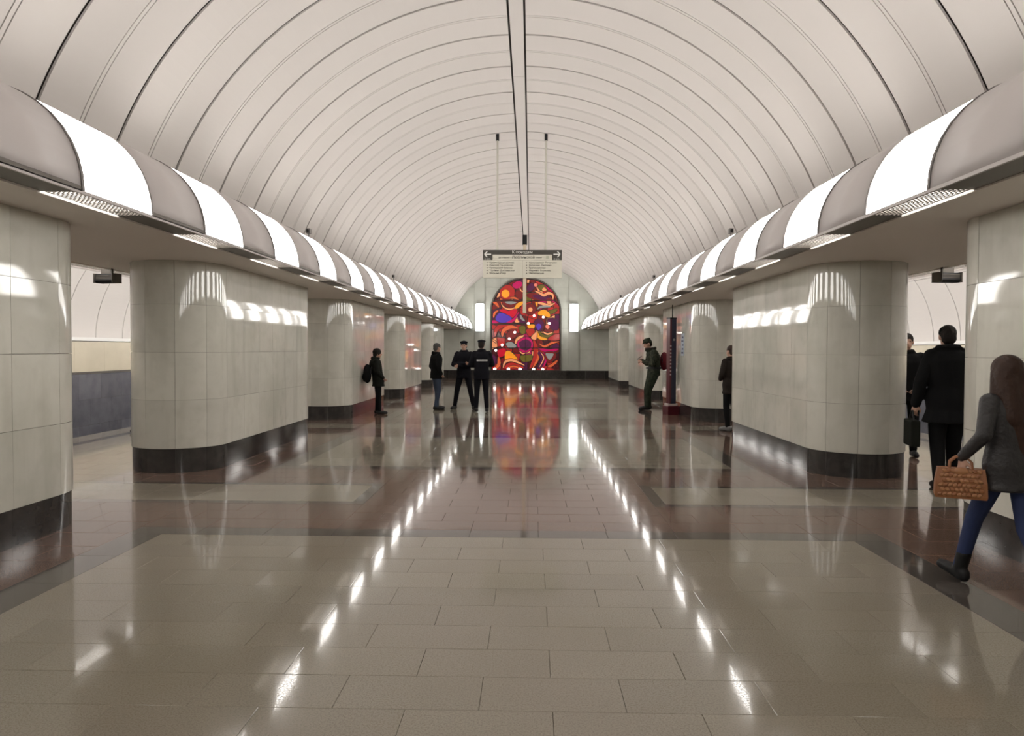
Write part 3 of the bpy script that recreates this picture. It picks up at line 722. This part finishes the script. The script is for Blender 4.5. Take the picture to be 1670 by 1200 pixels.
def person(label, loc, rz, H, pose=None, jacket=None, hem=.80, bulk=1.12, trousers=None, shoes=None, hair=None, hair_m=None, cap=None, cap_m=None, head_yaw=0, head_pitch=0,
           curl=.35, collar=None, fit=.0, hand_dirs=None, vox=.010, skirt=None, sleeve=.058, leg=1.0, collar_m=None, boots=None, grp=None, palm=None):
    J = {k: V(v) for k, v in BASE.items()}
    for k, v in (pose or {}).items(): J[k] = V(v)
    s = H/1.745
    Rh = Euler((head_pitch, 0, head_yaw)).to_matrix(); hc = J['head']
    hp = lambda x, y, z: hc+Rh @ V((x, y, z))
    b = MB(); torso_loft(b, J, TORSO)
    for q in 'rl':
        b.cone(J['neck']+V((0, 0, -.06)), .05, J['s'+q], .058); b.cone(J['s'+q], .056, J['e'+q], .042); b.cone(J['e'+q], .042, J['w'+q], .028)
        b.cone(J['h'+q], .080*leg, J['k'+q], .046*leg); b.cone(J['k'+q], .046*leg, J['k'+q].lerp(J['a'+q], .35)+V((0, -.008, 0)), .043*leg); b.cone(J['k'+q].lerp(J['a'+q], .35)+V((0, -.008, 0)), .043*leg, J['a'+q], .030)
        b.cone(J['a'+q]+V((0, -.015, -.04)), .028, J['t'+q], .022)
        hd = (hand_dirs or {}).get(q, (J['w'+q]-J['e'+q])); nm = (palm or {}).get(q, (-.6 if q == 'r' else .6, .6, 0))
        hand(b, J['w'+q], hd, nm, curl, 1 if q == 'r' else -1)
    b.cone(J['neck']-V((0, 0, .04)), .056, hc+V((0, -.02, -.06)), .050)
    b.ell(hp(0, -.008, .025), .074, .094, .098, Rh); b.ell(hp(0, .035, -.045), .055, .062, .070, Rh); b.ell(hp(0, .055, -.088), .026, .024, .022, Rh)
    b.cone(hp(0, .088, .012), .010, hp(0, .112, -.028), .015, n=8, k=2)
    b.cone(hp(-.035, .078, .030), .011, hp(.035, .078, .030), .011, n=8, k=2)
    b.cone(hp(-.018, .092, -.060), .009, hp(.018, .092, -.060), .009, n=8, k=2)
    for q in (-1, 1): b.ell(hp(q*.077, -.005, .0), .011, .022, .032, Rh)
    me = remesh(b, 'person', vox, 3)
    parts = []
    def garment(name, mb, m, v=.012, it=6, clamp=False):
        g = remesh(mb, name, v, it); g.materials.append(m)
        if clamp:
            for q in g.vertices: q.co.z = max(q.co.z, 0.0)
        parts.append((name, g))
    # jacket
    if jacket:
        j = MB(); secs = [(z, rx, ry) for z, rx, ry in TORSO if z > hem+.02]
        h0 = (hem, .165, .122) if hem > .75 else (hem, .185, .15)
        secs = [h0]+secs
        if collar: secs = secs[:-1]+[(1.50, .078+collar, .082+collar)]
        torso_loft(j, J, secs, bulk, .012)
        for q in 'rl':
            j.cone(J['neck']+V((0, 0, -.08)), .07, J['s'+q], .066); j.cone(J['s'+q], .070, J['e'+q], sleeve+.004); j.cone(J['e'+q], sleeve+.004, J['w'+q], sleeve-.012)
        garment('jacket', j, jacket)
    if collar:
        c = MB()
        for i in range(10):
            t = 2*pi*i/10; t2 = 2*pi*(i+1)/10; cc = J['neck']+V((0, .0, .03))
            p = lambda t: cc+V(((.070+collar)*cos(t), (.074+collar)*sin(t), .012*sin(t)*-1))
            c.cone(p(t), .030, p(t2), .030, n=8, k=2)
        garment('collar', c, collar_m or jacket, .011, 5)
    if trousers:
        t = MB(); torso_loft(t, J, [(.82, .15, .115), (.90, .165, .122), (.97, .165, .120), (1.02, .155, .112)], 1.04)
        for q in 'rl':
            t.cone(J['h'+q], .098*leg, J['k'+q], .070*leg); t.cone(J['k'+q], .070*leg, J['a'+q]+V((0, 0, .02)), .054*leg)
        garment('trousers', t, trousers)
    for q in 'rl':
        f = MB(); A, T = J['a'+q], J['t'+q]; dr = (T-A); dr.z *= .5; dn = dr.normalized()
        heel = A+V((0, 0, -.050))-dn*.035
        f.cone(heel, .045, A.lerp(T, .55)+V((0, 0, -.010)), .046); f.cone(A.lerp(T, .5)+V((0, 0, -.012)), .047, T, .040); f.cone(A, .046, heel+V((0, 0, .02)), .046)
        if boots: f.cone(A, .050, A.lerp(J['k'+q], boots), .056)
        garment('shoe', f, shoes or M_black, .011, 4, clamp=True)
    if hair:
        h = MB()
        for e in hair:
            if len(e) == 6: h.ell(hp(*e[:3]), *e[3:], Rh)
            else: h.cone(hp(*e[0]), e[1], hp(*e[2]), e[3], flat=e[4] if len(e) > 4 else None)
        garment('hair', h, hair_m, .011, 3)
    if cap:
        h = MB(); 
        if cap == 'peaked':
            h.ell(hp(0, 0, .095), .105, .115, .035, Rh); h.ell(hp(0, -.005, .07), .086, .104, .045, Rh); h.cone(hp(-.05, .10, .058), .012, hp(.05, .10, .058), .012, n=8, k=2); h.cone(hp(-.035, .125, .048), .010, hp(.035, .125, .048), .010, n=8, k=2)
        elif cap == 'field':
            h.ell(hp(0, -.005, .07), .090, .108, .062, Rh); h.cone(hp(-.05, .11, .045), .013, hp(.05, .11, .045), .013, n=8, k=2); h.ell(hp(0, -.01, .115), .088, .10, .028, Rh); h.ell(hp(0, -.06, .03), .085, .06, .05, Rh)
        else: h.ell(hp(0, -.006, .052), .086, .106, .080, Rh)
        garment('cap', h, cap_m, .010, 3)
    root = link('person', me, M_skin, None, loc); root.rotation_euler = (0, 0, rz); root.scale = (s, s, s)
    for nm, g in parts: link(nm, g, None, root)
    for q in (-1, 1):
        e = MB().ell(hp(q*.031, .083, .010), .011, .007, .007, Rh, n=8, k=6).build('eye', M_eye, root, True)
    tag(root, label, 'person', grp); return root
def world_pt(root, p): return Matrix.Translation(root.location) @ Euler(root.rotation_euler).to_matrix().to_4x4() @ (V(p)*root.scale[0])
def rounded(mb, name, vox, m, loc, rz, label, cat_, it=5):
    me = remesh(mb, name, vox, it); o = empty(name, loc, rz); link('bag_body' if 'bag' in name or 'pack' in name else 'body', me, m, o); tag(o, label, cat_); return o
HAIR_SHORT = [(0, -.015, .045, .084, .100, .092), (0, -.055, -.01, .075, .055, .075)]
M_hdk = mat('dark_hair', (.014, .010, .008), .6, spec=.2, bump=(60, .6)); M_hbr = mat('brown_hair', (.034, .017, .012), .5, spec=.25, noise=(14, .5, (.05, .026, .017)), bump=(40, .3)); M_hgr = mat('grey_hair', (.060, .056, .052), .7)
M_cblk = mat('black_cloth', (0.0084, 0.0084, 0.0091), .9, spec=.12); M_cgrn = mat('dark_green_black_cloth', (0.0140, 0.0147, 0.0119), .9, spec=.12); M_cnav = mat('navy_uniform', (0.0098, 0.0098, 0.0133), .9, spec=.12)
M_jean = mat('blue_jeans', (.050, .070, .115), .8, noise=(8, .4, (.03, .045, .08))); M_jean2 = mat('deep_blue_jeans', (.018, .032, .10), .8, noise=(9, .4, (.012, .02, .06)))
M_camo = mat('camouflage', (.042, .047, .034), .85, spec=.15, noise=[(18, .9, (.022, .028, .020), 2, (.48, .56)), (26, .8, (.065, .062, .045), 2, (.55, .62))])
M_camo2 = mat('olive_camouflage_trousers', (.030, .036, .024), .85, spec=.15, noise=[(16, .9, (.018, .024, .016), 2, (.48, .56))])
M_gjk = mat('grey_leather_jacket', (.034, .032, .033), .42, spec=.3, noise=(10, .5, (.035, .033, .034)), bump=(22, .5)); M_brn = mat('dark_brown_jacket', (.026, .020, .017), .85, spec=.15)
M_redb = mat('red_backpack', (.11, .008, .016), .7, spec=.2); M_tan = mat('tan_woven_leather', (.27, .105, .040), .45); M_tan2 = mat('light_tan_weave', (.36, .165, .070), .4); M_wht = mat('white_trim', (.6, .6, .6), .6)

# person with a backpack leaning by the third left pillar
p1 = person('person with bushy dark hair and dark coat leaning beside the left pillar', (-3.42, 17.45, 0), -1.25, 1.56,
       dict(pelvis=(0, .02, .93), chest=(0, -.06, 1.32), spine=(0, -.02, 1.14), neck=(0, -.06, 1.47), head=(0, .0, 1.61), sr=(.17, -.06, 1.41), sl=(-.17, -.06, 1.41), er=(.23, -.04, 1.14), wr=(.19, .12, .98), el=(-.23, -.04, 1.14), wl=(-.19, .12, .95),
            ar=(.07, .04, .09), tr=(.08, .22, .04), al=(-.08, -.01, .09), tl=(-.09, .17, .04)),
       M_cgrn, .76, 1.3, M_cblk, M_black, [(0, -.02, .045, .105, .118, .105), (0, -.07, -.02, .09, .06, .09)], M_hdk, head_yaw=-.1, collar=.015)
bp = MB(); bp.ell((0, 0, .20), .15, .10, .23); bp.ell((0, -.05, .12), .12, .07, .12)
B1 = rounded(bp, 'backpack', .014, M_cblk, world_pt(p1, (.02, -.27, .86)), -1.35, 'black backpack worn by the person beside the left pillar', 'backpack')
for q in (-1, 1): MB().cone((q*.10, .10, .36), .012, (q*.10, .03, .10), .012).build('strap', M_black, B1)
# man in blue jeans
person('man in dark jacket and blue jeans standing left of the two officers', (-2.20, 18.85, 0), -1.05, 1.70,
       dict(er=(.24, -.05, 1.14), wr=(.20, .06, .95), el=(-.24, -.05, 1.14), wl=(-.20, .06, .95), ar=(.09, -.05, .09), tr=(.12, .14, .04), al=(-.09, .06, .09), tl=(-.12, .26, .04), kl=(-.09, .06, .50)),
       M_cblk, .82, 1.2, M_jean, M_black, HAIR_SHORT, M_hgr, cap='knit', cap_m=M_hgr, collar=.02, head_yaw=.2)
# officer facing the camera
person('police officer in peaked cap facing the camera with folded arms', (-1.50, 18.95, 0), pi-.1, 1.76,
       dict(er=(.26, .07, 1.15), wr=(-.06, .20, 1.17), el=(-.26, .07, 1.13), wl=(.08, .22, 1.11), kr=(.17, .02, .50), ar=(.24, -.03, .09), tr=(.29, .13, .04), kl=(-.17, .02, .50), al=(-.24, -.03, .09), tl=(-.29, .13, .04)),
       M_cnav, .80, 1.14, M_cnav, M_black, HAIR_SHORT, M_hdk, cap='peaked', cap_m=M_cnav, collar=.008, curl=.5)
p4 = person('police officer seen from behind with white lettering across the back', (-1.00, 18.25, 0), .15, 1.78,
       dict(er=(.27, .04, 1.15), wr=(.10, .20, 1.12), el=(-.27, .04, 1.15), wl=(-.10, .20, 1.10), kr=(.11, .02, .50), ar=(.13, -.03, .09), tr=(.16, .13, .04), kl=(-.11, .02, .50), al=(-.13, -.03, .09), tl=(-.16, .13, .04)),
       M_cnav, .80, 1.16, M_cnav, M_black, HAIR_SHORT, M_hdk, cap='peaked', cap_m=M_cnav, collar=.008, head_yaw=-.25)
bpt = MB().box(-.13, .13, -.158, -.146, 1.235, 1.275).build('back_patch', M_wht, p4)
text('lettering', 'ПОЛИЦИЯ', .042, M_ink, bpt, (0, -.159, 1.255), (pi/2, 0, 0), 'CENTER', .001)
# soldier
p5 = person('soldier in green camouflage and field cap beside the help column, looking down', (3.28, 19.1, 0), pi/2+.12, 1.86,
       dict(pelvis=(0, -.10, .93), spine=(0, -.13, 1.14), chest=(0, -.08, 1.31), neck=(0, -.02, 1.46), head=(0, .05, 1.60), sr=(.18, -.05, 1.40), sl=(-.18, -.05, 1.40), er=(.24, .0, 1.12), wr=(.08, .17, 1.20), el=(-.24, .0, 1.12), wl=(-.07, .17, 1.17),
            hr=(.09, -.10, .90), hl=(-.09, -.10, .90), kr=(.11, .02, .49), kl=(-.11, .06, .50), ar=(.12, -.02, .10), tr=(.16, .17, .04), al=(-.12, .08, .10), tl=(-.14, .27, .04)),
       M_camo, .86, 1.2, M_camo2, M_black, HAIR_SHORT, M_hdk, cap='field', cap_m=M_camo2, head_pitch=-.35, collar=.045, collar_m=M_hdk, boots=.45, leg=1.28, curl=.6)
MB().tube((0, -.11, 1.0), (0, -.11, 1.045), .195, .19, n=24).build('belt', M_black, p5)
bp = MB(); bp.ell((0, 0, .22), .15, .11, .24); bp.ell((0, -.06, .12), .12, .06, .12)
B5 = rounded(bp, 'backpack', .014, M_redb, world_pt(p5, (0, -.36, .98)), pi/2+.12, 'dark red backpack on the back of the soldier', 'backpack')
for q in (-1, 1): MB().cone((q*.10, .10, .38), .012, (q*.10, .05, .12), .012).build('strap', M_black, B5)
ph = empty('phone', world_pt(p5, (0, .25, 1.27)), pi/2+.12); ph.rotation_euler = (.9, 0, pi/2+.12); tag(ph, 'dark phone held by the soldier in camouflage', 'phone')
MB().slab(-.036, .036, -.004, .004, -.072, .072, .002).build('case', M_black, ph); MB().box(-.032, .032, -.0055, -.004, -.064, .064).build('screen', M_navy, ph)
# half hidden behind the right pillar
person('person in dark brown jacket half hidden behind the large right pillar', (4.07, 14.28, 0), .5, 1.64,
       dict(er=(.27, .02, 1.15), wr=(.12, .20, 1.05), el=(-.25, .0, 1.15), wl=(-.12, .18, 1.06)), M_brn, .76, 1.16, M_cblk, mat('grey_shoe', (.15, .15, .15), .6), HAIR_SHORT, M_hbr, collar=.01)
# man in black walking out to the platform
p7 = person('man in long black coat seen from behind walking into the right opening', (4.93, 8.45, 0), -.22, 1.85,
       dict(head=(.0, .05, 1.61), neck=(0, .02, 1.47), el=(-.27, -.03, 1.14), wl=(-.30, .03, .90), kr=(.10, .13, .51), ar=(.12, .20, .12), tr=(.13, .38, .07), kl=(-.09, .02, .50), al=(-.11, -.14, .10), tl=(-.12, .03, .035)),
       M_cblk, .70, 1.30, M_cblk, M_black, HAIR_SHORT, M_hdk, collar=.03, sleeve=.066, leg=1.15, cap='knit', cap_m=M_cblk)
bg = MB(); bg.loft([[(x, y, z) for x, y in ((-.05, -.17), (.05, -.17), (.05, .17), (-.05, .17))] for z in (0, .04, .26, .30)])
B7 = rounded(bg, 'shoulder_bag', .014, M_cgrn, world_pt(p7, (-.33, .05, .44)), -.22, 'dark green bag hanging from the left hand of the man in black', 'bag')
for q in (-1, 1): MB().cone((0, q*.09, .28), .010, (0, q*.02, .40), .010).build('strap', M_black, B7)
# man beyond the pillar
person('man in dark jacket facing the camera, half hidden behind the right pillar edge', (5.72, 10.95, 0), pi-.35, 1.80,
       dict(er=(.25, .03, 1.14), wr=(.12, .19, .99), el=(-.25, .03, 1.14), wl=(-.12, .19, .98)), M_cblk, .80, 1.15, M_cblk, M_black, HAIR_SHORT, M_hdk, collar=.01)
# unseen body behind the left pillar, only a shoe tip shows
person('person behind the large left pillar of whom only a dark shoe tip shows', (-6.88, 13.35, 0), pi/2, 1.75, dict(er=(.22, -.12, 1.14), wr=(.16, -.16, .92), el=(-.22, -.12, 1.14), wl=(-.16, -.16, .92)), M_cblk, .80, 1.15, M_cblk, M_black, HAIR_SHORT, M_hdk)
# woman in the foreground
p9 = person('woman with long brown hair, grey jacket and blue jeans walking away at the right edge', (3.25, 4.74, 0), .16, 1.52,
       dict(pelvis=(0, 0, .96), chest=(0, .02, 1.32), neck=(0, .02, 1.47), head=(0, .05, 1.62), sr=(.165, 0, 1.41), sl=(-.165, 0, 1.41),
            el=(-.255, -.06, 1.18), wl=(-.300, .09, 1.005), er=(.22, -.06, 1.15), wr=(.23, .02, .93),
            kl=(-.085, .22, .52), al=(-.10, .34, .097), tl=(-.12, .51, .090), kr=(.08, -.08, .49), ar=(.07, -.31, .135), tr=(.08, -.17, .038)),
       M_gjk, .76, 1.10, M_jean2, M_black,
       [(0, -.025, .035, .105, .116, .105), ((-.03, -.07, -.02), .098, (-.01, -.13, -.30), .100, ((0, 1, 0), .65)), ((.05, -.07, -.02), .098, (.07, -.13, -.33), .100, ((0, 1, 0), .65)), ((.02, -.13, -.28), .125, (.04, -.15, -.56), .060, ((0, 1, 0), .5)),
        ((-.075, -.02, .0), .045, (-.10, -.05, -.24), .045), ((.08, -.02, .0), .045, (.11, -.04, -.26), .045)],
       M_hbr, head_yaw=-.1, boots=.30, hand_dirs={'l': (0, .06, -1)}, palm={'l': (1, .2, 0)}, curl=.75, vox=.0075, leg=.92, sleeve=.052, collar=.006)
hb = empty('handbag', world_pt(p9, (-.305, .10, .705)), -.42); hb.scale = (.86, .86, .86); tag(hb, 'tan woven leather handbag held low by the woman in the foreground', 'handbag')
bw, bd, bh = .165, .065, .215
body = MB(); secs = [(0, 1.0, 1.0), (.02, 1.03, 1.05), (.12, 1.0, 1.0), (.22, .92, .62), (bh, .90, .50)]
body.loft([[(sx*bw*a, sy*bd*b, z) for sx, sy in ((-1, -1), (-.3, -1.06), (.3, -1.06), (1, -1), (1, 1), (.3, 1.06), (-.3, 1.06), (-1, 1))] for z, a, b in secs]); bag_body = body.build('bag_body', M_tan, hb)
for r in range(6):
    z = .03+r*.034; t = z/bh; hwid = bw*(1.02-.12*t); dep = bd*(1.06 if z < .12 else 1.06-.44*(z-.12)/.10)
    for c in range(9):
        x = -hwid+.03+(2*hwid-.05)*(c+(r % 2)*.5)/9
        for sy in (-1, 1):
            q = MB(); q.ell((x, sy*(dep+.003), z), .019, .007, .013, Euler((0, .5 if (r % 2) else -.5, 0)).to_matrix(), n=8, k=5); q.build('weave', M_tan2 if (c+r) % 3 else M_tan, bag_body, True)
for sy in (-1, 1):
    h = MB(); pts = [(-.075, sy*.03, bh-.03), (-.070, sy*.03, bh+.05), (-.035, sy*.022, bh+.085), (0, sy*.018, bh+.095), (.035, sy*.022, bh+.085), (.070, sy*.03, bh+.05), (.075, sy*.03, bh-.03)]
    for a, b in zip(pts[:-1], pts[1:]): h.cone(a, .008, b, .008, n=8, k=2)
    h.build('handle', M_tan, hb, True)
MB().ell((0, -bd*.72, .20), .05, .012, .028).build('clasp_flap', M_tan2, hb, True)
